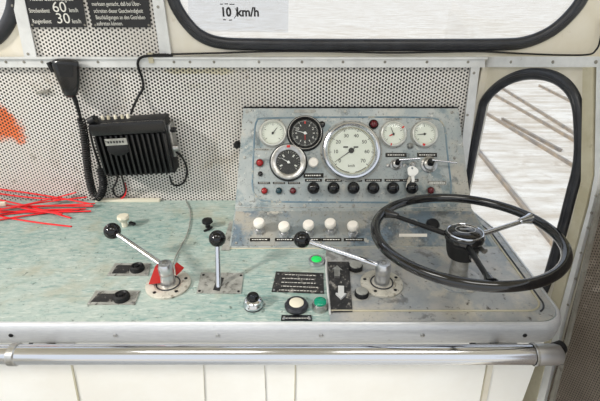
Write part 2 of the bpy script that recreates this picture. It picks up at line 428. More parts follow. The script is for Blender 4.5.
# ledge that joins the quarter wall to the upper front wall, with its riveted edge band
Z = lambda u, v: Q(u, v, .004)
struct(MB().plate([qtopL + Vector((0, 0, .0)), Q(600, 66), Q(660, 66), Vector((1.15, WALL_Y, zb0 + .02))], [], (0, 0, 1), .004).build('trim_5', 'cream', origin=(0, 0, 0), smooth=False))
strip(6, [(484, 67), (610, 67), (610, 56.5), (484, 56.5)], QUA, .006, 'alu', .004, [(511, 62), (553, 62), (596, 62)])
strip(7, [(470.5, 67), (479, 67), (475, 100), (471, 134), (463, 190), (461, 200), (455, 200), (456, 190), (463, 128)], WALL, .005, 'alu', .007, [(474, 73), (467.5, 115), (462, 154)])
# post, riveted strip, perforated side panel
strip(8, [(588, 67), (597.5, 67), (597.5, 175), (591, 205), (560, 320), (540, 401), (525, 430), (516, 430), (531, 380), (549, 320), (578, 215), (586, 180)], QUA, .012, 'olive', .002)
strip(9, [(600, 67), (640, 67), (640, 120), (604, 160), (600, 190), (566, 320), (540, 430), (531, 430), (547, 370), (560, 320), (592, 205), (598, 175)], QUA, .008, 'alu', .004,
      [(588, 228), (581, 253), (575.5, 279), (568, 305), (596, 196), (591.5, 213)], .0028)
struct(MB().plate([Q(604, 190, .010), Vector((Q(604, 190, .010).x + .12 * QK, Q(604, 190).y - .12, Q(600, 66).z - .03)), Vector((.468 + QK * 1.5 - .010, WALL_Y - 1.5, Q(600, 66).z - .03)), Vector((.468 + QK * 1.5 - .010, WALL_Y - 1.5, .1)), Vector((Q(538, 440, .010).x, Q(538, 440, .010).y, .1)), Q(538, 440, .010), Q(570, 320, .010)], [], QUA.n, .004).build('wall_right', 'perf_brown', origin=(0, 0, 0), smooth=False))
strip(10, [(602, 193), (606, 193), (576, 320), (551, 420), (547, 420), (573, 320)], QUA, .008, 'greystrip', .012)

# ================================================================ DESK
D = lambda u, v, h=0: DESK.at(u, v, h)
yF = D(300, 322).y
XR = .497
corner = [(XR - .045 + .045 * math.cos(a), yF + .045 + .045 * math.sin(a)) for a in [(-90 + k * 9) * PI / 180 for k in range(11)]]
outline = [(-1.25, yF)] + corner + [(XR, .915), (.484, .965), (.452, WALL_Y - .008)]
top_loop = [Vector((x, y, DESK_Z)) for x, y in outline] + [Vector((-1.25, WALL_Y - .008, DESK_Z))]
desk = empty('control_desk', (0, .85, 0), 'pale teal scratched metal driver desk spanning the cab below the perforated wall', 'desk')
MB().plate(top_loop, [], (0, 0, -1), .03).build('desktop', 'desk', desk, smooth=False)
zt = DESK_Z
prof = [(0, zt - .03), (0, zt + .0005), (.002, zt + .003), (.006, zt + .002), (.010, zt - .003), (.0125, zt - .012), (.0125, zt - .034), (.010, zt - .043), (.005, zt - .047), (0, zt - .047)]
outl2 = [(-1.25, yF)] + corner + [(XR, y) for y in (yF + .12, .80, .915)] + [(.484, .965), (.452, WALL_Y - .012)]
tr = MB().sweep(outl2, prof).build('edge_trim', 'trimalu', desk, sharp=50)
for u in (12, 116, 218, 321, 422, 524):
    p = TRIMF.at(u, 334); p.y = yF - .0125
    m = WALL.frame(p)
    MB().lathe([(.0042, -.001), (.0042, .0012), (.0028, .0024), (0, .0028)], m, 12).build('screw', 'chrome_dull' if u not in (524, 12) else 'blackmatte', tr)
# beige raised bead and dark groove near the right edge of the desk
bead = [D(330, 314, .001), D(420, 314, .001), D(500, 313.5, .001), D(524, 313, .001)]
xg = XR - .022
g_out = [(D(331, 313).x, yF + .028)] + [(xg - .035 + .035 * math.cos(a), yF + .028 + .035 + .035 * math.sin(a)) for a in [(-90 + k * 10) * PI / 180 for k in range(10)]] + [(xg, .80), (xg, .91), (.43, WALL_Y - .02)]
plate_loop = [Vector((D(330, 321).x, yF + .001, DESK_Z))] + [Vector((x, y, DESK_Z)) for x, y in [(p[0], p[1] + .001) for p in corner]] + [Vector((XR - .001, .915, DESK_Z)), Vector((.483, .965, DESK_Z)), Vector((.450, WALL_Y - .02, DESK_Z)), Vector((D(420, 215).x, WALL_Y - .02, DESK_Z)), Vector((D(326, 250).x, .853, DESK_Z)), Vector((D(326, 262).x, D(326, 262).y, DESK_Z))]
MB().plate(plate_loop, [], (0, 0, 1), .0015).build('worn_panel', 'deskplate', desk, smooth=False)
MB().tube([Vector((x, y, DESK_Z + .0022)) for x, y in g_out], .0020, 6).build('panel_bead', 'olive', desk)
MB().tube([Vector((x + .006, y - (.006 if y < .7 else 0), DESK_Z + .0020)) for x, y in g_out[4:]], .0018, 6).build('rubber_line', 'rubber', desk)
# cabinet below
cab_bottom = .2
MB().box(Matrix.Identity(4), -1.25, FRONT.at(533, 372).x, .645, .67, cab_bottom, DESK_Z - .04).build('front_panel', 'cabinet', desk, smooth=False)
MB().box(Matrix.Identity(4), FRONT.at(533, 372).x - .02, FRONT.at(533, 372).x, .67, .93, cab_bottom, DESK_Z - .03).build('side_panel', 'cabinet', desk, smooth=False)
def seam(pts, w, t=.002, mat='cabinet'):
    P_ = [FRONT.at(u, v) for u, v in pts]
    MB().plate([P_[0], P_[1], P_[1] + Vector((w, 0, 0)), P_[0] + Vector((w, 0, 0))], [], (0, -1, 0), t).build('seam', mat, desk, smooth=False)
seam([(70, 360), (80, 410)], .004, mat='olive'); seam([(203, 360), (205, 410)], .0015, mat='flange')
seam([(295, 360), (294, 410)], .002, mat='olive'); seam([(264, 360), (266, 410)], .0012, mat='flange')
seam([(487, 360), (478, 410)], .014, .003, 'cream'); seam([(487, 360), (478, 410)], .0018, .0038, 'olive')

# ================================================================ HANDRAIL
I4_ = Matrix.Identity(4)
RP = Plane((0, .552, .9), (0, -1, 0), (1, 0, 0))
rz = RP.at(300, 354.5).z
rail = empty('handrail', (0, .552, rz), 'long polished chrome handrail tube running along the front of the desk', 'handrail')
xe = RP.at(534, 354).x; xl = RP.at(16, 354).x
MB().tube([(xl, .552, rz), (xe, .552, rz)], .0178, 28).build('tube', 'chrome', rail)
MB().tube([(-1.2, .552, rz), (xl, .552, rz)], .0172, 28).build('tube', 'chrome', rail)
MB().lathe([(.0178, -.009), (.0200, -.008), (.0200, .004), (.0178, .006)], frame_dir((xl, .552, rz), (1, .0, 0)), 28, False).build('collar', 'chrome_dull', rail)
xk = RP.at(562, 354).x
MB().lathe([(.0188, 0), (.0190, .004), (.0190, xk - xe - .012), (.0175, xk - xe - .005), (.012, xk - xe - .001), (0, xk - xe)], frame_dir((xe, .552, rz), (1, 0, 0)), 32).build('end_fitting', 'chrome_satin', rail)
MB().lathe([(.0192, -.003), (.0206, -.002), (.0206, .002), (.0192, .003)], frame_dir((xe, .552, rz), (1, 0, 0)), 28, False).build('collar', 'chrome_dull', rail)
MB().tube([(xk - .010, .560, rz + .004), (xk + .006, .566, rz + .004)], .0120, 20).build('end_stub', 'blackmatte', rail)
for x in (RP.at(512, 340).x, RP.at(28, 340).x):
    MB().tube(smoothpath([(x, .556, rz - .008), (x, .580, rz - .022), (x, .61, rz - .028), (x, .643, rz - .028)], 6), .009, 12).build('bracket_arm', 'chrome_dull', rail)
    MB().box(I4_, x - .035, x + .045, .598, .643, DESK_Z - .056, DESK_Z - .0495, .002).build('bracket_plate', 'alu', rail)
    MB().box(I4_, x - .044, x - .034, .600, .643, DESK_Z - .058, DESK_Z - .0495, .002).build('shadow_pad', 'rubber', rail)  # dark block standing in for the shadow left of the bracket plate

# ================================================================ INSTRUMENT CONSOLE
con = empty('instrument_console', (D(350, 248).x, .95, DESK_Z), 'worn blue grey two-tier instrument console with round gauges and knobs standing on the desk', 'console')
A0, A1 = LOW.at(229, 247.5), LOW.at(497, 247.5); A0.y = A1.y = yA; A0.z = A1.z = zA
B0, B1 = UPP.at(235, 208.5), UPP.at(471.5, 208.5)
C0, C1 = UPP.at(243.5, 107.5), UPP.at(458, 107.5)
b = MB(); V = lambda p: b.bm.verts.new(p)
prof_ = []
for (a_, b_, c_) in ((A0, B0, C0), (A1, B1, C1)):
    prof_.append([V(a_), V(b_), V(c_), V(Vector((c_.x, WALL_Y - .004, c_.z))), V(Vector((a_.x * .2 + b_.x * .8, WALL_Y - .004, DESK_Z)))])
L_, R_ = prof_
for i in range(5): b.bm.faces.new((L_[i], L_[(i + 1) % 5], R_[(i + 1) % 5], R_[i]))
b.bm.faces.new(L_); b.bm.faces.new(R_)
b.build('housing', 'console', con, smooth=False)
U = lambda u, v, o=0: UPP.at(u, v, o)
Lw = lambda u, v, o=0: LOW.at(u, v, o)
# face plates
def pxplate(pl, pts, t, mat, name, parent, off=0.0, bev=0):
    return MB().plate([pl.at(u, v, off) for u, v in pts], [], pl.n, t).build(name, mat, parent, smooth=False)
pxplate(UPP, [(236.5, 205), (469.5, 205), (457, 109.5), (244.5, 109.5)], .0015, 'console', 'upper_face', con)
pxplate(LOW, [(231, 246), (492, 246), (472, 211.5), (236, 211.5)], .0015, 'console_low', 'lower_face', con)
MB().tube([Lw(229, 248.5, .001), Lw(497, 248.5, .001)], .0018, 6).build('bottom_bead', 'olive', con)
MB().tube([U(243.5, 107.5), U(458, 107.5)], .0022, 8).build('top_edge', 'blackmatte', con)
MB().tube([U(235.5, 207.5), U(471, 207.5)], .0012, 6).build('fold_line', 'wornplate', con)
bead_px = [(262, 118.5), (300, 117.5), (350, 117.2), (400, 117.2), (432, 118.3), (441, 121.5), (445, 130), (447, 150), (450, 175), (451, 190), (448, 199), (440, 202), (400, 202.5), (350, 202.3), (300, 202), (266, 201), (256, 196), (252.5, 186), (253, 165), (254, 145), (255, 128), (257, 121)]
MB().tube(smoothpath([U(u, v, .0016) for u, v in bead_px], 4, True), .0022, 8, True, flatn=UPP.n.copy(), flatk=.5).build('face_bead', 'blueline', con)
for (u, v) in [(247, 111.5), (345, 111.5), (452, 112.5), (244.5, 157.5), (454.5, 158), (240, 204), (304.5, 205.5), (353.5, 205.5), (448.5, 206)]:
    screw(UPP, u, v, con, .0042, off=.0015, mat='wornplate')
for (u, v) in [(236, 243), (473, 243), (412, 243.5)]:
    screw(LOW, u, v, con, .0035, off=.0015, mat='wornplate')
# small maker plate
pxplate(UPP, [(294, 113), (315, 113), (315, 109.8), (294, 109.8)], .0018, 'wornplate', 'maker_plate', con, .001)

def dial(u, v, rpx, bez, face, kind, ang, needle='ink', bezel_mat='chrome_dull', face_r=.78, depth=.012):
    p = U(u, v, .0015); k = px(p); R = rpx * k; m = UPP.frame(p)
    fr = R * face_r
    g = MB().lathe([(R * .9, 0), (R, depth * .3), (R, depth * .7), (R * .96, depth), (R * .90, depth * 1.05), (fr * 1.02, depth * .75), (fr, depth * .42), (fr * .99, depth * .40)], m, 48, False)
    g.lathe([(R * .9, 0), (0, 0)], m, 48, False)
    o = g.build('gauge', bezel_mat, con)
    MB().lathe([(0, depth * .3), (fr * 1.01, depth * .3), (fr * 1.01, depth * .36), (0, depth * .36)], m, 48, False).build('dial_face', face, o)
    MB().lathe([(R * 1.0, .0), (R * 1.07, .0), (R * 1.07, .0022), (R * 1.0, .003)], m, 48, False).build('gasket_ring', 'wornplate' if face == 'dial_white' else 'blackmatte', o)
    mk = MB(); z = depth * .38
    ink = 'inkwhite' if face == 'dial_black' else 'ink'
    def tick(a, r0, r1, w):
        mm = m @ Matrix.Rotation(a, 4, 'Z')
        mk.box(mm, fr * r0, fr * r1, -w / 2, w / 2, z, z + .0003)
    zt_ = Matrix.Translation((0, 0, z))
    if kind == 'speed':
        # scale runs clockwise from lower left (0) to lower right (70)
        a0, a1 = math.radians(222), math.radians(-42)
        for i in range(71):
            a = a0 + (a1 - a0) * i / 70
            tick(a, .90 if i % 10 else .86, .975, .0009 if i % 10 else .0016)
        for i in range(8):
            a = a0 + (a1 - a0) * i / 7; r = fr * .67
            mk.text(str(i * 10) if i else '0', fr * .22, m @ Matrix.Translation((r * math.cos(a), r * math.sin(a), z)))
        mk.text('km/h', fr * .15, m @ Matrix.Translation((0, -fr * .66, z)))
        mk.box(m, -fr * .34, -fr * .14, fr * .12, fr * .18, z, z + .0003); mk.box(m, fr * .10, fr * .30, fr * .12, fr * .18, z, z + .0003)
        # ring line at the foot of the scale
        for i in range(20):
            a = math.radians(228 + i * 84 / 20); 
            if not 262 < math.degrees(a) < 280: tick(a, .93, .955, fr * .09)
    elif kind == 'clock':
        for i in range(60): tick(i * PI / 30, .88 if i % 5 else .82, .95, .0005 if i % 5 else .0012)
        for i in range(12):
            a = PI / 2 - i * PI / 6; r = fr * .66
            if i % 2: mk.box(m @ Matrix.Rotation(a, 4, 'Z'), fr * .58, fr * .72, -.001, .001, z, z + .0003)
            elif i: mk.text(str(i), fr * .3, m @ Matrix.Translation((r * math.cos(a), r * math.sin(a), z)))
    else:
        for i in range(21):
            a = math.radians(220 - i * 13); tick(a, .84 if i % 5 else .72, .94, .0005 if i % 5 else .001)
        if kind == 'bar':
            for i in range(4):
                a = math.radians(205 - i * 77); r = fr * .66
                mk.box(m @ Matrix.Rotation(a, 4, 'Z'), fr * .55, fr * .78, -fr * .06, fr * .06, z, z + .0003)
    mk.build('dial_markings', ink, o, smooth=False)
    nz = depth * .5
    nb = MB(); mm = m @ Matrix.Rotation(math.radians(ang), 4, 'Z')
    nl = fr * (.88 if kind == 'speed' else .72)
    nb.plate([mm @ Vector(q) for q in ((-fr * .16, -.0011, nz), (nl, -.0004, nz), (nl, .0004, nz), (-fr * .16, .0011, nz))], [], UPP.n, .0004)
    nb.lathe([(fr * (.12 if kind == 'speed' else .11), nz - .001), (fr * .11, nz + .001), (0, nz + .0012)], m, 20)
    nb.build('needle', needle, o, smooth=False)
    MB().lathe([(0, depth * .72), (fr * 1.03, depth * .72)], m, 48, False).build('dial_glass', 'dialglass', o)
    return o, m, fr, z
dial(273, 133.5, 13.5, 'w', 'dial_white', 'small', 52, bezel_mat='bezel')
o, m, fr, z = dial(305, 133.5, 17, 'b', 'dial_black', 'clock', 165, 'needle_w', 'blackmatte', .80)
MB().plate([m @ Vector(q) for q in ((-.001, 0, .0055), (.001, 0, .0055), (.0006, -fr * .5, .0055), (-.0006, -fr * .5, .0055))], [], UPP.n, .0004).build('red_needle', 'inkred', o)
MB().box(m, -.002, .002, fr * .70, fr * .88, z, z + .0006).build('red_mark', 'inkred', o)
MB().tube([m @ Vector((fr * 1.2 * math.cos(a), fr * 1.2 * math.sin(a), .0115)) for a in [k * PI / 24 for k in range(48)]], .0012, 6, True).build('chrome_ring', 'chrome', o)
o, m, fr, z = dial(351, 151, 29, 'c', 'dial_white', 'speed', 215, 'ink', 'chrome', .80, .018)
MB().tube([m @ Vector((fr * 1.01 * math.cos(a), fr * 1.01 * math.sin(a), .008)) for a in [k * PI / 24 for k in range(48)]], .0022, 6, True).build('inner_ring', 'olive', o)
o, m, fr, z = dial(393, 134.5, 13, 'w', 'dial_white', 'small', 110, bezel_mat='bezel')
MB().plate([m @ Matrix.Rotation(math.radians(205), 4, 'Z') @ Vector(q) for q in ((-.003, -.002, .0055), (fr * .45, -.0012, .0055), (fr * .45, .0012, .0055), (-.003, .002, .0055))], [], UPP.n, .0004).build('red_needle', 'inkred', o)
MB().box(m @ Matrix.Rotation(math.radians(35), 4, 'Z'), fr * 1.0, fr * 1.22, -.002, .002, .0095, .0128).build('red_mark', 'inkred', o)
MB().box(m @ Matrix.Rotation(math.radians(255), 4, 'Z'), fr * 1.0, fr * 1.22, -.0015, .0015, .0095, .0128).build('red_mark', 'inkred', o)
o, m, fr, z = dial(424, 134.5, 13, 'w', 'dial_white', 'small', 184, bezel_mat='bezel')
MB().box(m @ Matrix.Rotation(math.radians(262), 4, 'Z'), fr * 1.0, fr * 1.22, -.003, .003, .0095, .0128).build('red_mark', 'inkred', o)
o, m, fr, z = dial(288.5, 162.5, 17.8, 'c', 'dial_black', 'bar', 150, 'needle_w', 'chrome_dull', .68, .014)
MB().box(m @ Matrix.Rotation(math.radians(92), 4, 'Z'), fr * 1.16, fr * 1.36, -.006, .003, .0145, .0152).build('red_mark', 'inkred', o)

def lamp(pl, u, v, rpx, mat, name='indicator_lamp', rim='chrome_dull', dome=.7, h=.005):
    p = pl.at(u, v, .0015); r = rpx * px(p); m = pl.frame(p)
    o = MB().lathe([(r * 1.25, 0), (r * 1.25, h * .6), (r * 1.1, h), (r, h * .8), (r, 0)], m, 24, False).build(name, rim, con)
    MB().lathe([(r, h * .2), (r, h), (r * .8, h + r * dome * .5), (r * .4, h + r * dome * .75), (0, h + r * dome * .8)], m, 24).build('lens', mat, o)
lamp(UPP, 260, 163, 3.4, 'redlamp'); lamp(UPP, 260.5, 174, 2.2, 'black', 'small_button')
lamp(UPP, 264.5, 191, 2.9, 'redlamp'); lamp(UPP, 279, 191, 2.9, 'darkteal'); lamp(UPP, 293, 191, 2.9, 'darkred')
lamp(UPP, 322, 124.5, 2.6, 'black', 'small_button', 'blackmatte', .3, .003)
lamp(UPP, 373.5, 124.5, 3.8, 'darkred', 'indicator_lamp', 'blackmatte', .8, .007)
lamp(UPP, 430.5, 190.5, 3.2, 'darkred', 'indicator_lamp')
lamp(UPP, 410, 146, 2.6, 'wornplate', 'light_dimmer', 'chrome_dull', 1, .006)
for u, v, r, mat, h, name in [(313.5, 162.5, 5.0, 'white', .016, 'pull_knob')] + [(x, 188, 6.3, 'gloss_black', .016, 'ball_knob') for x in (313.5, 333.5, 353.5, 373.3, 393, 412)]:
    p = U(u, v, h + .0015); r = r * px(p); m = UPP.frame(p); o0 = UPP.frame(p - UPP.n * (h + .0005))
    if mat == 'white':
        k = MB().lathe([(r * .8, -.008), (r, -.004), (r, .004), (r * .8, .007), (0, .008)], m, 24).build(name, mat, con)
    else: k = MB().ball(r, m, 24).build(name, mat, con)
    MB().lathe([(r * .75, 0), (r * .75, .003), (r * .4, .004), (r * .4, h)], o0, 16).build('stem', 'chrome_dull', k)
def nameplate(pl, u, v, w, hh, parent=con, off=.0015, n=6, mat='black', ink='inkwhite', rot=0):
    p = pl.at(u, v, off); s_ = px(p); m = pl.frame(p, rot)
    W_, H_ = w * s_ / 2, hh * s_ / 2 * 1.05
    o = MB().box(m, -W_, W_, -H_, H_, 0, .001).build('name_plate', mat, parent, smooth=False)
    q = MB(); x = -W_ * .8
    while x < W_ * .75:
        l = random.uniform(.08, .22) * W_; q.box(m, x, min(x + l, W_ * .82), -H_ * .25, H_ * .25, .001, .0013); x += l + W_ * .07
    q.build('lettering', ink, o, smooth=False)
    return o
nameplate(UPP, 313.5, 175.5, 20, 4.4)
nameplate(UPP, 396, 155, 21, 4); nameplate(UPP, 427, 155, 20, 4)
nameplate(UPP, 437, 183, 19, 4.2, mat='wornplate')
for x in (313.5, 333.5, 353.5, 373.3, 393, 410): nameplate(UPP, x, 180.3, 17, 2.6)
for x in (264, 279, 294): nameplate(UPP, x, 183, 12, 2)
for x in (273, 393, 424): nameplate(UPP, x, 119.2 if x > 300 else 120.3, 18, 2, mat='wornplate', ink='ink')
nameplate(UPP, 262, 149.5, 16, 2, mat='wornplate', ink='ink')
# rotary switches with long handles and the lock
def switch(u, v, r, he, name):
    p = U(u, v, .0015); k = px(p); m = UPP.frame(p); r *= k
    o = MB().lathe([(r, 0), (r, .003), (r * .8, .005), (r * .7, .012), (r * .5, .014), (0, .014)], m, 28).build(name, 'chrome_dull', con)
    MB().tube([p + UPP.n * .012, U(u + 2.5, v - 4, .022)], r * .42, 16).build('switch_core', 'black', o)
    e = U(u + 3, v - 4.5, .022); d = U(he[0], he[1], .024) - e
    MB().tube([e, e + d * .5, e + d], [.0034, .0026, .0030], 10).build('switch_handle', 'chrome', o)
    return o
switch(396, 164.5, 5.8, (420, 158.5), 'rotary_switch')
switch(429, 164.5, 8.2, (457, 162.8), 'rotary_switch')
for u in (388, 404.5): screw(UPP, u, 165.5, con, .005, off=.0015)
lamp(UPP, 413, 164.5, 2.4, 'chrome_dull', 'lock_cylinder', 'chrome_dull', .2, .004)
# lower tier knobs
for i, (u, v) in enumerate([(259, 223), (284, 226.5), (308.5, 225), (330.3, 223.5), (352.8, 226)]):
    hh = .030
    p = Lw(u, v - .5, hh); r = 5.7 * px(p); base = Lw(u + .5, v + 8, .0015); tilt = (p - base).normalized(); m = frame_dir(p, tilt)
    k = MB().lathe([(r * .82, -.010), (r, -.006), (r, .002), (r * .85, .0055), (r * .4, .0065), (0, .0066)], m, 28).build('push_knob', 'white', con)
    MB().lathe([(r * .98, 0), (r * .98, .004), (r * .8, .008)], LOW.frame(base), 6).build('nut', 'chrome_satin', k)
    MB().tube([base, p - tilt * .008], r * .55, 16).build('stem', 'chrome_dull', k)
    nameplate(LOW, u + 1 if i != 2 else 311, 239.8, 20, 3.4)
lamp(LOW, 413, 223.5, 4.4, 'console_low', 'blank_socket', 'chrome_dull', .0, .003)
p = Lw(433, 224, .008); MB().lathe([(.0155, -.0065), (.0165, 0), (.013, .006), (.006, .007), (0, .007)], LOW.frame(p), 14).build('black_knob', 'blackmatte', con)
pxplate(LOW, [(399, 237), (427, 237), (427, 234), (399, 234)], .0016, 'white', 'white_strip', con, .0012)
# left side flange of the console
side = MB().plate([D(221, 250.5, .001), D(229.5, 250.5, .001), Vector((B0.x - .004, .97, DESK_Z + .001)), Vector((B0.x - .02, .97, DESK_Z + .001))], [], (0, 0, 1), .002)
side.build('side_flange', 'wornplate', con, smooth=False)
pk = W(237, 145, .012)  # little black knob on the perforated wall
tag(MB().lathe([(.009, -.009), (.009, .004), (.006, .008), (0, .009)], WALL.frame(pk), 16).build('wall_knob', 'blackmatte'), 'small round black knob on the perforated wall just left of the console', 'stop')

# keys hanging from the lock
kp = U(413, 168, .010)
key = empty('key', kp, 'silver keys hanging from the lock of the instrument console', 'key')
km = UPP.frame(U(412.5, 174.5, .022), .05)
MB().tube([km @ Vector((.0055 * math.cos(a), .024 + .0055 * math.sin(a), .001)) for a in [k * PI / 8 for k in range(16)]], .0009, 6, True).build('key_ring', 'chrome', key)
bow = [km @ Vector((.0135 * math.cos(a) * (1 + .12 * math.cos(3 * a)), .008 + .013 * math.sin(a), 0)) for a in [k * PI / 12 for k in range(24)]]
hol = [km @ Vector((.003 * math.cos(a), .0155 + .003 * math.sin(a), 0)) for a in [k * PI / 4 for k in range(8)]]
MB().plate(bow, [hol], UPP.n, .002).build('key_bow', 'white_metal', key, smooth=False)
bl = [(-.0035, -.002), (-.0035, -.028), (0, -.033), (.003, -.029), (.0015, -.026), (.0035, -.023), (.002, -.019), (.0038, -.016), (.0038, -.002)]
MB().plate([km @ Vector((x, y, 0)) for x, y in bl], [], UPP.n, .002).build('key_blade', 'white_metal', key, smooth=False)
km2 = UPP.frame(U(410, 176, .020), -.3)
MB().plate([km2 @ Vector((x * .9, y, 0)) for x, y in bl], [], UPP.n, .0018).build('key_blade', 'chrome', key, smooth=False)

# ================================================================ STEERING WHEEL
sR = .178; sc = sR / .21
wc = Vector((.391 * sc, .8636 * sc, 1.5 - .5486 * sc))
tx, ty = -.0173, .0619
wn = Vector((math.sin(tx), math.sin(ty) * math.cos(tx), math.cos(ty) * math.cos(tx)))
WP = Plane(wc, wn, (1, 0, 0)); wm = WP.frame(wc)
sw = empty('steering_wheel', (wc.x, wc.y, DESK_Z), 'black three-spoke steering wheel on a short column at the right of the desk', 'steering wheel')
MB().tube([wm @ Vector((sR * math.cos(a), sR * math.sin(a), 0)) for a in [k * PI / 60 for k in range(120)]], .0100, 20, True).build('rim', 'wheel', sw)
hubc = wc + wn * -.006
hm = WP.frame(hubc)
for (u, v, mt) in [(381, 211.5, 'wheel'), (529, 219, 'chrome'), (494, 288, 'wheel')]:
    q = WP.at(u, v); d = (q - wc).normalized()
    s0 = hubc + d * .026 + wn * -.006; s1_ = wc + d * (sR - .004)
    sp = MB().tube([s0, s0.lerp(s1_, .5), s1_], [.0060, .0050, .0050], 12).build('spoke', 'chrome' if mt == 'chrome' else 'blackmatte', sw)
    MB().tube([wc + d * (sR - .034), wc + d * (sR - .018), wc + d * (sR - .006)], [.0062, .0090, .0125], 14).build('ferrule', mt, sp)
h = MB().lathe([(.018, -.050), (.027, -.046), (.031, -.034), (.0345, -.012), (.030, -.006)], hm, 32).build('hub', 'blackmatte', sw)
MB().lathe([(.030, -.008), (.0385, -.004), (.0395, .003), (.036, .009), (.032, .011)], hm, 36).build('hub_ring', 'wheel', h)
MB().tube([hm @ Vector((.0345 * math.cos(a), .0345 * math.sin(a), .0105)) for a in [k * PI / 24 for k in range(48)]], .0016, 6, True).build('chrome_ring', 'chrome', h)
hc = MB().lathe([(.030, .008), (.030, .0125), (.026, .0150), (.012, .0165), (0, .0168)], hm, 36).build('horn_cap', 'wheel', sw)
MB().tube([hm @ Vector((.0195 * math.cos(a), .0145 * math.sin(a), .0158)) for a in [k * PI / 20 for k in range(40)]], .0012, 6, True).build('emblem_ring', 'chrome_dull', hc)
MB().box(hm, -.012, .012, -.003, .003, .0155, .0175).build('emblem', 'chrome_dull', hc)
# clamp bolts, column, flange
MB().tube([hm @ Vector((.010, -.045, -.026)), hm @ Vector((.010, -.024, -.026))], .009, 8).build('clamp_bolt', 'chrome_dull', sw)
MB().tube([hm @ Vector((.030, -.036, -.014)), hm @ Vector((.026, -.022, -.014))], .006, 6).build('clamp_bolt', 'chrome_dull', sw)
cb = Vector((wc.x + .004, wc.y, DESK_Z))
MB().tube([cb, hm @ Vector((0, 0, -.045))], [.020, .017], 24).build('column', 'chrome_dull', sw)
fl = MB().lathe([(.048, 0), (.048, .005), (.042, .007), (.026, .010)], DESK.frame(cb), 32).build('flange', 'deskplate', sw)
for k in range(4):
    a = k * PI / 2 + .6; MB().lathe([(.005, 0), (.005, .003), (0, .004)], DESK.frame(cb + Vector((.037 * math.cos(a), .037 * math.sin(a), .006))), 6).build('bolt', 'chrome_dull', fl)

# ================================================================ LEVERS AND BUTTONS ON THE DESK
Z0 = DESK_Z + .0003
def flange(root, u, v, rpx, mat='chrome_dull', base=.0005):
    c = D(u, v, base); r = rpx * px(c); m = DESK.frame(c)
    f = MB().lathe([(r, 0), (r, .004), (r * .93, .006), (r * .62, .0065), (r * .60, .005), (0, .005)], m, 40).build('flange', mat, root)
    MB().tube([m @ Vector((r * .52 * math.cos(a), r * .52 * math.sin(a), .0055)) for a in [k * PI / 20 for k in range(40)]], .0016, 6, True).build('rubber_seal', 'rubber', f)
    for k in range(5):
        a = k * 2 * PI / 5 + .4
        MB().lathe([(.0036, 0), (.0036, .001), (0, .002)], DESK.frame(m @ Vector((r * .8 * math.cos(a), r * .8 * math.sin(a), .006))), 10).build('screw', 'blackmatte', f)
    return c, r
def pivot_lever(label, bu, bv, u, v, rpx, h, wedge, zb=.0):
    c0 = D(u, v); root = empty('lever', c0 + Vector((0, 0, zb)), label, 'lever', None)
    c, r = flange(root, u, v, rpx, 'flange', zb + .0005)
    top = c + Vector((0, 0, h))
    MB().lathe([(.0160, .005), (.0145, h * .55), (.0158, h * .58), (.0158, h - .006), (.013, h), (0, h + .001)], DESK.frame(c), 28).build('pivot_post', 'chrome_satin', root)
    MB().lathe([(.006, 0), (.006, .003), (0, .004)], DESK.frame(top), 6).build('bolt', 'chrome_dull', root)
    ball = D(bu, bv, .088)
    d = (top + Vector((0, 0, -.010)) - ball)
    MB().tube([ball, ball + d], [.0052, .0062], 16).build('rod', 'chrome', root)
    MB().ball(.0178, frame_dir(ball, d), 32).build('ball_knob', 'gloss_black', root)
    if wedge:
        vp = Plane(c + Vector((0, -.010, 0)), (0, -1, 0), (1, 0, 0)); vq = Plane(c + Vector((0, .010, 0)), (0, -1, 0), (1, 0, 0))
        for pl, pts in ((vp, [(155, 266.5), (148.5, 284.5), (161.5, 283), (162, 272)]), (vq, [(174.5, 265), (182, 270.5), (176, 276)])):
            MB().plate([pl.at(u_, v_) for u_, v_ in pts], [], (.25, 1, 0), .010).build('red_wedge', 'redpaint', root, smooth=False)
pivot_lever('ball-topped lever with red wedges at its round flange left on the teal desk', 112.3, 231, 168.5, 285, 22, .056, True)
pivot_lever('ball-topped lever on round flange beside the steering wheel', 302, 239.5, 381.5, 284, 21, .054, False, .0015)
# short upright lever in a slotted plate
lv = empty('lever', D(219, 284), 'upright ball-topped lever in a slotted rectangular plate on the desk', 'lever')
pl_ = MB().plate([D(u, v, .0004) for u, v in [(196.5, 293.5), (241, 294), (243.5, 273.5), (201, 273)]], [], (0, 0, 1), .0018).build('slot_plate', 'wornplate', lv, smooth=False)
MB().plate([D(u, v, .0023) for u, v in [(213, 290), (219.5, 291), (224, 278), (217.5, 277)]], [], (0, 0, 1), .0006).build('slot', 'ink', pl_, smooth=False)
for (u, v) in [(199.5, 291), (238.5, 291.5), (241, 275.5), (203.5, 275)]:
    MB().lathe([(.0028, 0), (.0028, .001), (0, .0018)], DESK.frame(D(u, v, .0022)), 10).build('screw', 'blackmatte', pl_)
ball = D(217.3, 238.5, .088)
MB().tube([D(218.5, 287, .0), ball], [.0058, .005], 16).build('rod', 'chrome', lv)
MB().ball(.0178, frame_dir(ball, (0, 0, 1)), 32).build('ball_knob', 'gloss_black', lv)

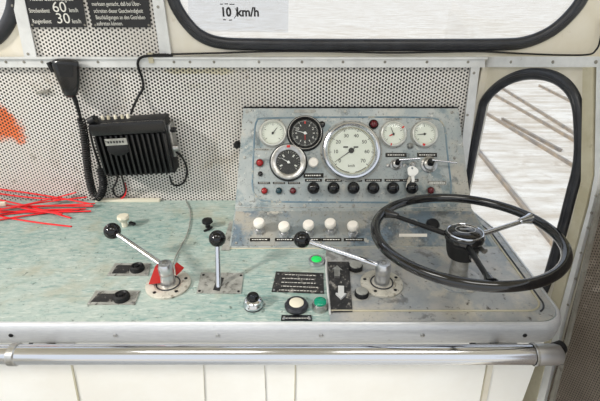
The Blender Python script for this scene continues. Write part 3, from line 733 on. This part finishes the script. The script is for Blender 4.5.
def desk_button(name, label, cat, u, v, prof, mats, group=None, base=.0005):
    """stacked turned pieces: list of (part name, material, [(r_px, height)])"""
    c = D(u, v, base); k = px(c); root = empty(name, c, label, cat, group)
    for (pn, mt, pr) in prof:
        MB().lathe([(r * k, h_) for r, h_ in pr], DESK.frame(c), 32).build(pn, mt, root)
    return root
desk_button('push_button', 'black-topped push button in a tall chrome collar below the upright lever', 'button', 253.5, 306, [
    ('rubber_ring', 'rubber', [(9.5, 0), (10, .003), (8, .005)]), ('collar', 'chrome', [(10, .004), (10, .008), (8.5, .012), (8.5, .016), (6.5, .019)]), ('button_cap', 'gloss_black', [(6, .018), (6, .025), (5, .028), (0, .029)])], None)
desk_button('push_button', 'large white push button in a thick black ring below the dark text plate', 'button', 296.5, 307, [
    ('black_ring', 'rubber', [(11.5, 0), (12, .005), (10.5, .010), (8, .011)]), ('button_cap', 'ivory', [(7.4, .009), (7.2, .012), (5, .0135), (0, .014)])], None)
desk_button('push_button', 'round green push button in a chrome collar beside the white button', 'button', 320, 308, [
    ('collar', 'chrome_dull', [(8, 0), (8, .010), (7.4, .015), (6.4, .015)]), ('button_cap', 'green', [(6.3, .014), (6.2, .018), (5, .020), (0, .021)])], None)
desk_button('indicator_lamp', 'lit bright green indicator lamp in a chrome bezel below the console', 'lamp', 316.5, 262, [
    ('collar', 'chrome_satin', [(8.3, 0), (8.3, .004), (7.8, .008), (5.5, .008)]), ('lens', 'greenlit', [(5.4, .006), (5.2, .009), (4, .011), (0, .012)])], None)
def deskplate(name, label, pts, mat, ink, rows, cat='plate', bw=None):
    root = empty(name, D(*pts[0]), label, cat)
    MB().plate([D(u, v, .0004) for u, v in pts], [], (0, 0, 1), .0016).build('plate', mat, root, smooth=False)
    (u0, v0), (u1, v1), (u2, v2), (u3, v3) = pts     # bottom left, bottom right, top right, top left
    if rows:
        q = MB()
        for r_ in range(rows):
            t = (r_ + .6) / (rows + .2)
            a = D(u3 + (u0 - u3) * t, v3 + (v0 - v3) * t, .002); b_ = D(u2 + (u1 - u2) * t, v2 + (v1 - v2) * t, .002)
            s_ = .12 + random.uniform(0, .08); e_ = .90 - random.uniform(0, .12)
            while s_ < e_:
                l = random.uniform(.015, .06); p0, p1 = a.lerp(b_, s_), a.lerp(b_, min(s_ + l, e_))
                q.box(Matrix.Identity(4), p0.x, p1.x, p0.y - .0008, p0.y + .0008, .9220 + 0, .9224); s_ += l + .018
        q.build('lettering', ink, root, smooth=False)
    for (u, v) in [(u0 + 2.5, v0 - 2), (u1 - 2.5, v1 - 2), (u2 - 2.5, v2 + 2), (u3 + 2.5, v3 + 2)]:
        MB().lathe([(.0024, 0), (.0024, .001), (0, .0016)], DESK.frame(D(u, v, .002)), 10).build('screw', 'chrome_dull', root)
    return root
deskplate('text_plate', 'chipped dark text plate between the upright lever and the arrow plate', [(271.5, 292), (324, 294), (323.5, 273.5), (276, 272)], 'wornblack', 'inkwhite', 5)
deskplate('text_plate', 'narrow dark name plate in front of the large white button', [(281, 321), (312, 321), (311.5, 315.5), (281.5, 315.5)], 'black', 'inkwhite', 1)
def knob_plate(label, pts, knobs, dark):
    root = deskplate('knob_plate', label, pts, 'wornplate', 'ink', 0, 'plate')
    MB().plate([D(u, v, .002) for u, v in dark], [], (0, 0, 1), .0012).build('label_field', 'wornblack', root, smooth=False)
    for (u, v, r) in knobs:
        c = D(u, v, .002); r *= px(c)
        k = MB().lathe([(r, 0), (r * 1.02, .004), (r * .92, .010), (r * .7, .012), (r * .55, .009), (0, .009)], DESK.frame(c), 20).build('knob', 'blackmatte', root)
        MB().lathe([(r * .35, .009), (r * .3, .012), (0, .0125)], DESK.frame(c), 6).build('nut', 'blackmatte', k)
knob_plate('small worn plate with a black knob nearest the red-wedged lever flange', [(107, 276), (148, 276), (151, 263.5), (115, 263.5)], [(137.5, 269.5, 7)], [(112, 273.5), (128, 273.5), (131, 265.5), (117, 265.5)])
knob_plate('small worn plate with a black knob nearest the front left of the desk', [(87, 305), (135, 305), (140, 291), (96, 291)], [(122, 298.5, 8)], [(91, 302), (112, 302), (116, 294), (98, 294)])
# arrow plate
ar = empty('arrow_plate', D(345, 290), 'tall chipped black plate with a raised up arrow and down arrow', 'plate')
MB().plate([D(u, v, .0022) for u, v in [(331, 312.5), (352.5, 312), (349, 262), (327.5, 262)]], [], (0, 0, 1), .0012).build('plate', 'wornblack', ar, smooth=False)
MB().tube([D(326, 258, .0035), D(326.5, 275, .0035), D(330, 314, .0035)], .0022, 8).build('edge_bead', 'alu', ar)
def arrow(u, v, up_, nm):
    c = D(u, v, .0034); m = DESK.frame(c, -.08); s_ = 1 if up_ else -1
    pts = [(-.006, -.017), (.006, -.017), (.006, .006), (.011, .006), (0, .021), (-.011, .006), (-.006, .006)]
    MB().plate([m @ Vector((x, y * s_, 0)) for x, y in pts], [], (0, 0, 1), .005).build('arrow', nm, ar, smooth=False)
arrow(337, 273, True, 'chrome_dull'); arrow(341, 293, False, 'alu')
MB().lathe([(.019, 0), (.019, .008), (.016, .011), (0, .011)], DESK.frame(D(336.5, 273, .0030)), 24).build('pressed_boss', 'blackmatte', ar) if False else None
for (u, v, lab) in [(355.5, 268.5, 'low round knob behind its twin between the arrows and the flanged lever'), (361.5, 295, 'low round knob nearest the front between the arrows and the flanged lever')]:
    desk_button('round_knob', lab, 'knob', u, v, [('knob_body', 'blackmatte', [(7, 0), (7, .008), (6.2, .010)]), ('knob_cap', 'wornplate', [(6.2, .009), (5.8, .0115), (0, .012)])], None, base=.0017)
# small knobs near the wall
kn = empty('toggle_knob', D(125, 227), 'small ivory toggle knob with a black tab behind the left ball lever', 'knob')
MB().lathe([(.008, 0), (.0075, .014), (.012, .017), (.016, .026), (.014, .031), (0, .032)], DESK.frame(D(125, 226, .0005)), 8).build('knob_body', 'ivory', kn)
MB().box(DESK.frame(D(130, 223.5, .006), -.5), 0, .018, -.004, .004, 0, .006, .001).build('black_tab', 'blackmatte', kn)
kn = empty('toggle_knob', D(208, 226), 'small black toggle knob behind the upright ball lever', 'knob')
MB().lathe([(.007, 0), (.006, .008), (.010, .011), (.0145, .015), (.013, .022), (.006, .025), (0, .025)], DESK.frame(D(208, 227, .0005)), 8).build('knob_body', 'blackmatte', kn)
MB().tube([D(204, 231, .003), D(209, 229, .004), D(212, 227, .004)], .003, 8).build('wire_tail', 'blackmatte', kn)
# thin wire lying on the desk
wire = [D(186, 201, .003), D(190, 211, .003), D(190, 222, .003), D(187, 234, .003), D(181, 246, .003), D(175, 258, .003), D(172, 268, .004)]
tag(MB().tube(smoothpath(wire, 6), .0015, 6).build('wire', 'wornplate'), 'thin grey wire curving over the desk behind the red-wedged lever', 'wire')
# pale straight edge piece at the wall
tag(MB().box(Matrix.Identity(4), D(97, 200).x, D(161, 200).x, WALL_Y - .020, WALL_Y - .006, DESK_Z, DESK_Z + .007, .001).build('wall_batten', 'ivory'), 'pale thin batten lying along the wall under the radio', 'batten')

# ================================================================ RADIO
def at_y(u, v, y): return Plane((0, y, 1), (0, -1, 0), (1, 0, 0)).at(u, v)
yr = 1.035
tl, tr_, br, bl_ = at_y(93, 122, yr), at_y(167.5, 121, yr), at_y(177, 173, yr), at_y(109, 179, yr)
x0, x1 = (tl.x + bl_.x) / 2, (tr_.x + br.x) / 2; zt1 = tl.z; zb_ = (bl_.z + br.z) / 2
rad = empty('radio', ((x0 + x1) / 2, yr, zb_), 'black finned two-way radio mounted on the perforated wall', 'radio')
I4 = Matrix.Identity(4)
MB().box(I4, x0, x1, yr + .008, WALL_Y - .012, zb_, zt1 + .002, .003).build('case', 'blackmatte', rad)
MB().box(I4, x0 - .001, x1 + .001, yr - .006, yr + .012, zt1 - .030, zt1, .003).build('front_lip', 'black', rad)
nf = 14
for i in range(nf):
    x = x0 + .005 + (x1 - x0 - .010) * i / (nf - 1)
    sh = (i in range(3, 7))
    MB().box(I4, x - .0026, x + .0026, yr - .006, yr + .010, zb_ + (.004 if i % 13 else .010), zt1 - .032, .001).build('cooling_fin', 'black', rad)
lx0, lx1 = at_y(110, 140, yr).x, at_y(132, 140, yr).x; lz = at_y(120, 140, yr).z
lp = MB().box(I4, lx0, lx1, yr - .0085, yr - .006, lz - .0085, lz + .0085).build('silver_label', 'wornplate', rad, smooth=False)
q = MB(); x = lx0 + .006
while x < lx1 - .008: q.box(I4, x, x + .0045, yr - .0092, yr - .0085, lz - .0025, lz + .0030); x += .0075
q.build('lettering', 'ink', lp, smooth=False)
dm = WALL.frame(Vector(((lx0 + lx1) / 2, yr - .006, lz - .020)))
MB().lathe([(.028, -.004), (.028, .0012), (.026, .0022), (0, .0022)], dm @ Matrix.Diagonal((1, .62, 1, 1)), 32).build('round_badge', 'blackmatte', rad)
for u, r, mt in ((100, .006, 'blackmatte'), (107, .004, 'ivory'), (113, .004, 'olive'), (120, .004, 'ivory'), (127, .004, 'olive'), (133, .0045, 'ivory')):
    c = at_y(u, 117, yr + .025)
    MB().lathe([(r, -.006), (r, .004), (r * .6, .008), (0, .008)], frame_dir((c.x, yr + .028, zt1 + .004), (0, 0, 1)), 12).build('terminal', mt, rad)
c = at_y(96, 119, yr)
MB().tube([(x0 - .004, yr + .01, zt1 + .004), (x0 + .012, yr + .01, zt1 + .010)], .010, 16).build('volume_knob', 'blackmatte', rad)
for dx in (x1 + .005,):
    MB().box(I4, dx - .006, dx + .002, yr + .02, WALL_Y - .010, zb_ + .04, zt1 - .02, .001).build('bracket', 'chrome_dull', rad)
    MB().tube([(dx, yr + .022, zb_ + .065), (dx + .014, yr + .022, zb_ + .065)], .010, 12).build('bracket_knob', 'chrome_dull', rad)
    MB().tube([(dx, yr + .026, zt1 - .035), (dx + .012, yr + .026, zt1 - .035)], .007, 12).build('bracket_knob', 'blackmatte', rad)

def wallcable(pts, r, mat, label, name='cable', off=.008, sub=6):
    P_ = [WALL.at(u, v, o if o is not None else off) for (u, v, o) in pts]
    return tag(MB().tube(smoothpath(P_, sub), r, 8).build(name, mat), label, 'cable')
wallcable([(131, 114, .05), (133, 108, .035), (138, 97, .014), (143, 88, .008), (142, 78, .008), (138.5, 68, .020), (138, 62, .024), (141, 57.5, .024), (150, 55.8, .022), (170, 55.3, .02), (172, 55.2, .02)], .0032, 'blackmatte', 'black cable rising from the radio over the riveted strip')
wallcable([(150, 54.6, .018), (180, 54, .010), (220, 53, .008), (270, 51.5, .006), (330, 51.6, .006), (390, 52.8, .006), (440, 52, .006), (480, 51.5, .006), (520, 53.5, .006), (560, 55, .008), (588, 54.6, .010), (596, 50, .010), (600, 41, .010), (603, 20, .010)], .0022, 'blackmatte', 'long thin black cable running below the windscreen', sub=8)
wallcable([(118, 176, .05), (116, 183, .03), (113, 189, .012), (115, 195, .010), (120, 197, .010), (125, 192, .015), (124, 184, .03), (122, 177, .05)], .0026, 'blackmatte', 'short black looped cable under the radio')
wallcable([(124.5, 183, .022), (126, 189, .018), (125, 195, .014), (121, 199, .010)], .0020, 'red', 'short red wire under the radio')
wallcable([(176, 152, .04), (181, 156, .03), (185.5, 164, .012), (187, 173, .008), (184, 182, .008), (178, 185.5, .012), (172.5, 184, .03), (170, 177, .05)], .0028, 'blackmatte', 'black cable looping from the radio bracket back to its right underside')
p = WALL.at(151, 58, .018)
tag(MB().box(WALL.frame(p), -.006, .006, -.012, .012, -.003, .004, .001).build('cable_clip', 'olive'), 'small brass clip holding the radio cable on the riveted strip', 'clip')
p = WALL.at(43, 92, .006)
tag(MB().box(WALL.frame(p, .2), -.016, .016, -.003, .004, -.004, .004, .0015).build('wall_hook', 'greystrip'), 'small grey hook on the perforated wall beside the microphone', 'hook')

rad.rotation_euler = (0, math.radians(-3.5), 0); rad.location.x -= .004
# microphone
mic = empty('microphone', WALL.at(66, 95, .02), 'black handheld radio microphone hanging on the riveted strip', 'microphone')
def mpt(u, v, o): return WALL.at(u, v, o)
mo = [(51, 64), (54, 59.5), (62, 58.5), (72, 59), (77.5, 61), (79.5, 66), (80, 80), (79, 90), (76, 96), (70, 98), (64, 95), (60, 86), (54.5, 74)]
b = MB()
rings = []
cen = Vector((0, 0, 0))
for (o_, s_) in ((.022, .90), (.026, 1.0), (.040, 1.0), (.046, .93), (.049, .80)):
    cu, cv = 66, 77
    rings.append([b.bm.verts.new(mpt(cu + (u - cu) * s_, cv + (v - cv) * s_, o_)) for (u, v) in [(q.x, q.y) for q in smoothpath([(u, v, 0) for u, v in mo], 4, True)]])
for A, B in zip(rings, rings[1:]):
    n = len(A)
    for i in range(n): b.bm.faces.new((A[i], A[(i + 1) % n], B[(i + 1) % n], B[i]))
b.bm.faces.new(rings[0][::-1]); b.bm.faces.new(rings[-1])
b.build('body', 'black', mic)
MB().plate([mpt(u, v, .0492) for u, v in [(57, 64), (73, 65), (73, 77), (61, 77)]], [], (0, -1, 0), .0012).build('grille', 'blackmatte', mic)
MB().box(WALL.frame(mpt(51.5, 67, .036), .25), -.005, .003, -.012, .012, -.008, .006, .002).build('talk_button', 'blackmatte', mic)
MB().box(WALL.frame(mpt(66, 70, .018)), -.014, .014, -.014, .014, -.004, .010, .001).build('hanger', 'blackmatte', mic)
MB().tube(smoothpath([mpt(73, 95, .034), mpt(76, 102, .033), mpt(79, 112, .030), mpt(81, 120, .026)], 4), [.0060] * 5 + [.0046] * 4 + [.0040] * 4, 10).build('strain_relief', 'blackmatte', mic)
# coiled cord
path = smoothpath([mpt(*q) for q in [(81, 119, .026), (84, 132, .024), (86, 150, .022), (88, 170, .022), (92, 190, .022), (97, 198, .022), (102, 192, .024), (103, 180, .024), (100.5, 168, .026)]], 60)
tot = [0]
for a, b_ in zip(path, path[1:]): tot.append(tot[-1] + (b_ - a).length)
coil = []; pitch = .0066; n_per = 9; Lc = tot[-1]; N = int(Lc / pitch * n_per); j = 0
for i in range(N):
    s_ = Lc * i / N
    while j < len(tot) - 2 and tot[j + 1] < s_: j += 1
    p = path[j].lerp(path[j + 1], (s_ - tot[j]) / max(tot[j + 1] - tot[j], 1e-9)); t = (path[j + 1] - path[j]).normalized()
    x = Vector((0, -1, 0)); x = (x - t * x.dot(t)).normalized(); y = t.cross(x); a = 2 * PI * i / n_per
    coil.append(p + (x * math.cos(a) + y * math.sin(a)) * .0088)
cc = empty('coiled_cord', path[-1], 'black coiled microphone cord hanging in a loop beside the radio', 'cord')
MB().tube(coil, .0024, 6).build('coil', 'blackmatte', cc)
MB().tube(smoothpath([mpt(100.5, 168, .026), mpt(97, 158, .034), mpt(93, 145, .044), mpt(90, 130, .052), mpt(91, 121, .056), mpt(95, 117, .06)], 6), .0030, 8).build('straight_end', 'blackmatte', cc)

# ================================================================ RED CABLE TIES
ties = [((-14, 187.5), (92, 204), .016), ((-14, 212), (76, 192.5), .020), ((-14, 212), (87, 197), .014), ((-14, 205.5), (95, 203.5), .012), ((-14, 209.5), (93, 206), .008),
        ((-14, 210.5), (91, 211), .005), ((-14, 197), (71, 218), .007), ((-14, 213.5), (71.5, 226.5), .0005), ((-14, 222), (86, 208.5), .003), ((-14, 200), (62, 214), .013), ((-14, 214), (80, 209), .006), ((-14, 191.5), (60, 199.5), .018), ((-14, 217), (58, 210.5), .0022)]
for i, ((u0, v0), (u1, v1), h_) in enumerate(ties):
    def tp(u, v, h):
        p = D(u, v, h)
        if p.y > WALL_Y - .012: p = WALL.at(u, v, .012)
        return p
    P_ = []
    for k in range(9):
        t = k / 8; P_.append(tp(u0 + (u1 - u0) * t, v0 + (v1 - v0) * t + 1.2 * math.sin(t * PI) * (1 if i % 2 else -1), .0012 + h_ * (1 - t * .25)))
    b = MB().tube(P_, .0034, 8, flatn=Vector((0, 0, 1)), flatk=.4)
    tag(b.build('cable_tie', 'red'), 'thin red plastic cable tie in the bundle lying at the left edge of the desk', 'cable tie', 'red cable ties at the left of the desk')
p = D(3, 204, .022)
tag(MB().box(DESK.frame(p, .15), -.02, .008, -.005, .005, -.004, .006, .0015).build('tie_clip', 'ivory'), 'small white plastic clip on top of the red cable ties', 'clip')

# ================================================================ SIGNS
def wallsign(pts, label, texts, off=.0075):
    root = empty('sign', WALL.at(*pts[0]), label, 'sign')
    MB().plate([WALL.at(u, v, off) for u, v in pts], [], (0, -1, 0), .0015).build('sign_plate', 'signblack', root, smooth=False)
    q = MB()
    for (body, u, v, hpx, wpx, ax) in texts:
        p = WALL.at(u, v, off + .0017); s_ = px(p)
        cu = MB().text(body, 1, I4); xs = [w.co.x for w in cu.bm.verts]; wid = (max(xs) - min(xs)) if xs else 1; cu.bm.free()
        size = hpx * s_ * 1.42
        sx = wpx * s_ / (wid * size)
        q.text(body, size, WALL.frame(p), 'LEFT', 'BOTTOM_BASELINE', sx=sx, bold=.0)
    q.build('lettering', 'inkwhite', root, smooth=False)
    for (u, v) in [(pts[1][0] - 2.2, pts[1][1] - 2.2), (pts[0][0] + 2.5, pts[0][1] - 2.2)]:
        MB().lathe([(.0028, 0), (.0024, .0012), (0, .0018)], WALL.frame(WALL.at(u, v, off + .0015)), 10).build('screw', 'greystrip', root)
wallsign([(30, 27.2), (87, 27.2), (79, -24), (9, -24)], 'black sign reading 60 km/h and 30 km/h, left of the pair', [
    ('Höchst-Geschwindigkeit', 30, .8, 4.4, 43, 0), ('Streckendienst', 29.5, 12.6, 4.0, 20.5, 0), ('60', 53, 12.0, 9.6, 13.5, 0), ('km/h', 69.5, 12.2, 4.0, 8.5, 0),
    ('Rangierdienst', 33, 23.3, 4.0, 18.5, 0), ('30', 57, 23.3, 9.6, 13, 0), ('km/h', 72.5, 23.3, 4.0, 8.5, 0)])
wallsign([(93, 27.4), (151, 27.4), (147, -24), (82, -24)], 'black sign with lines of small white text, right of the pair', [
    ('Es wird darauf auf-', 90.5, -3.2, 3.6, 45, 0), ('merksam gemacht, daß bei Über-', 92, 5.8, 3.8, 48.5, 0), ('schreiten dieser Geschwindigkeit', 94, 12.8, 3.8, 49, 0),
    ('Beschädigungen an den Getrieben', 96, 19.2, 3.8, 49, 0), ('auftreten können.', 97, 25.4, 3.8, 26, 0)])
# sticker on the windscreen
st = empty('speed_sticker', WALL.at(237, 22, -.004), 'pale sticker reading 10 km/h on the windscreen glass', 'sticker')
M['film'] = glass('translucent film', (246, 247, 249), .03)
MB().plate([WALL.at(u, v, -.0045) for u, v in [(189, 31), (288, 32.5), (289, -24), (187, -24)]], [], (0, -1, 0), .0006).build('film', 'film', st, smooth=False)
sg = WALL.at(221, 16.2, -.0035); s_ = px(sg)
q = MB(); q.text('10', 8.2 * s_ * 1.40, WALL.frame(sg), 'LEFT', 'BOTTOM_BASELINE', sx=.92, bold=.0011)
q.text('km/h', 8.2 * s_ * 1.40, WALL.frame(WALL.at(236.5, 16.2, -.0035)), 'LEFT', 'BOTTOM_BASELINE', sx=.98, bold=.0009)
for (a, b_, v) in ((220, 223, 4.2), (224.5, 228, 4.0), (229.5, 234.5, 4.4), (223, 226, 19.8), (229, 232, 20.2)):
    P0, P1 = WALL.at(a, v, -.0035), WALL.at(b_, v, -.0035); q.box(I4, P0.x, P1.x, P0.y - .0004, P0.y, P0.z - .0008, P0.z + .0012)
q.tube(smoothpath([WALL.at(235, 8, -.0035), WALL.at(236.6, 11.5, -.0035), WALL.at(236, 15.5, -.0035), WALL.at(234, 18.5, -.0035)], 4), .0008, 6)
q.build('lettering', 'ink', st, smooth=False)

# rest of the cab shell round and behind the viewpoint
struct(MB().box(I4, -1.6, 1.15, -.7, WALL_Y + .02, 2.15, 2.19).build('ceiling', 'cream', origin=(0, 0, 0), smooth=False))
struct(MB().box(I4, -1.64, -1.6, -1.5, WALL_Y, -.1, 1.0).build('wall_left', 'cream', origin=(0, 0, 0), smooth=False))
struct(MB().box(I4, -1.6, 1.15, -1.5, WALL_Y, -.14, -.1).build('floor', 'alu', origin=(0, 0, 0), smooth=False))
# ================================================================ LIGHT, WORLD, CAMERA
w = bpy.data.worlds.new('sky'); SC.world = w; w.use_nodes = True
nt = w.node_tree; bg = nt.nodes['Background']; bg.inputs[0].default_value = (.90, .95, 1.0, 1); bg.inputs[1].default_value = 1.0
sun = bpy.data.lights.new('sun', 'SUN'); sun.energy = 2.6; sun.angle = math.radians(6); sun.color = (1, .96, .9)
so = bpy.data.objects.new('sun', sun); COL.objects.link(so)
so.rotation_euler = Vector((.75, .42, -.55)).to_track_quat('-Z', 'Y').to_euler()
for (x_, y_, e_) in ((-.45, .25, 4), (.45, .25, 3)):      # unseen fill lights added under the ceiling to brighten the interior
    al = bpy.data.lights.new('fill_light', 'AREA'); al.shape = 'RECTANGLE'; al.size = .5; al.size_y = .35; al.energy = e_; al.color = (1, .985, .96)
    ao = bpy.data.objects.new('fill_light', al); COL.objects.link(ao); ao.location = (x_, y_, 2.13)
cam = bpy.data.cameras.new('camera'); co = bpy.data.objects.new('camera', cam); COL.objects.link(co)
cam.sensor_width = 36; cam.lens = 36 * F / 600; cam.clip_start = .02; cam.clip_end = 300
co.location = EYE; co.rotation_euler = (math.radians(90) - PITCH, 0, 0)
SC.camera = co
SC.view_settings.view_transform = 'Standard'; SC.view_settings.look = 'None'; SC.view_settings.gamma = 1
SC.view_settings.exposure = 0.14
SC.cycles.max_bounces = 8; SC.cycles.transparent_max_bounces = 16
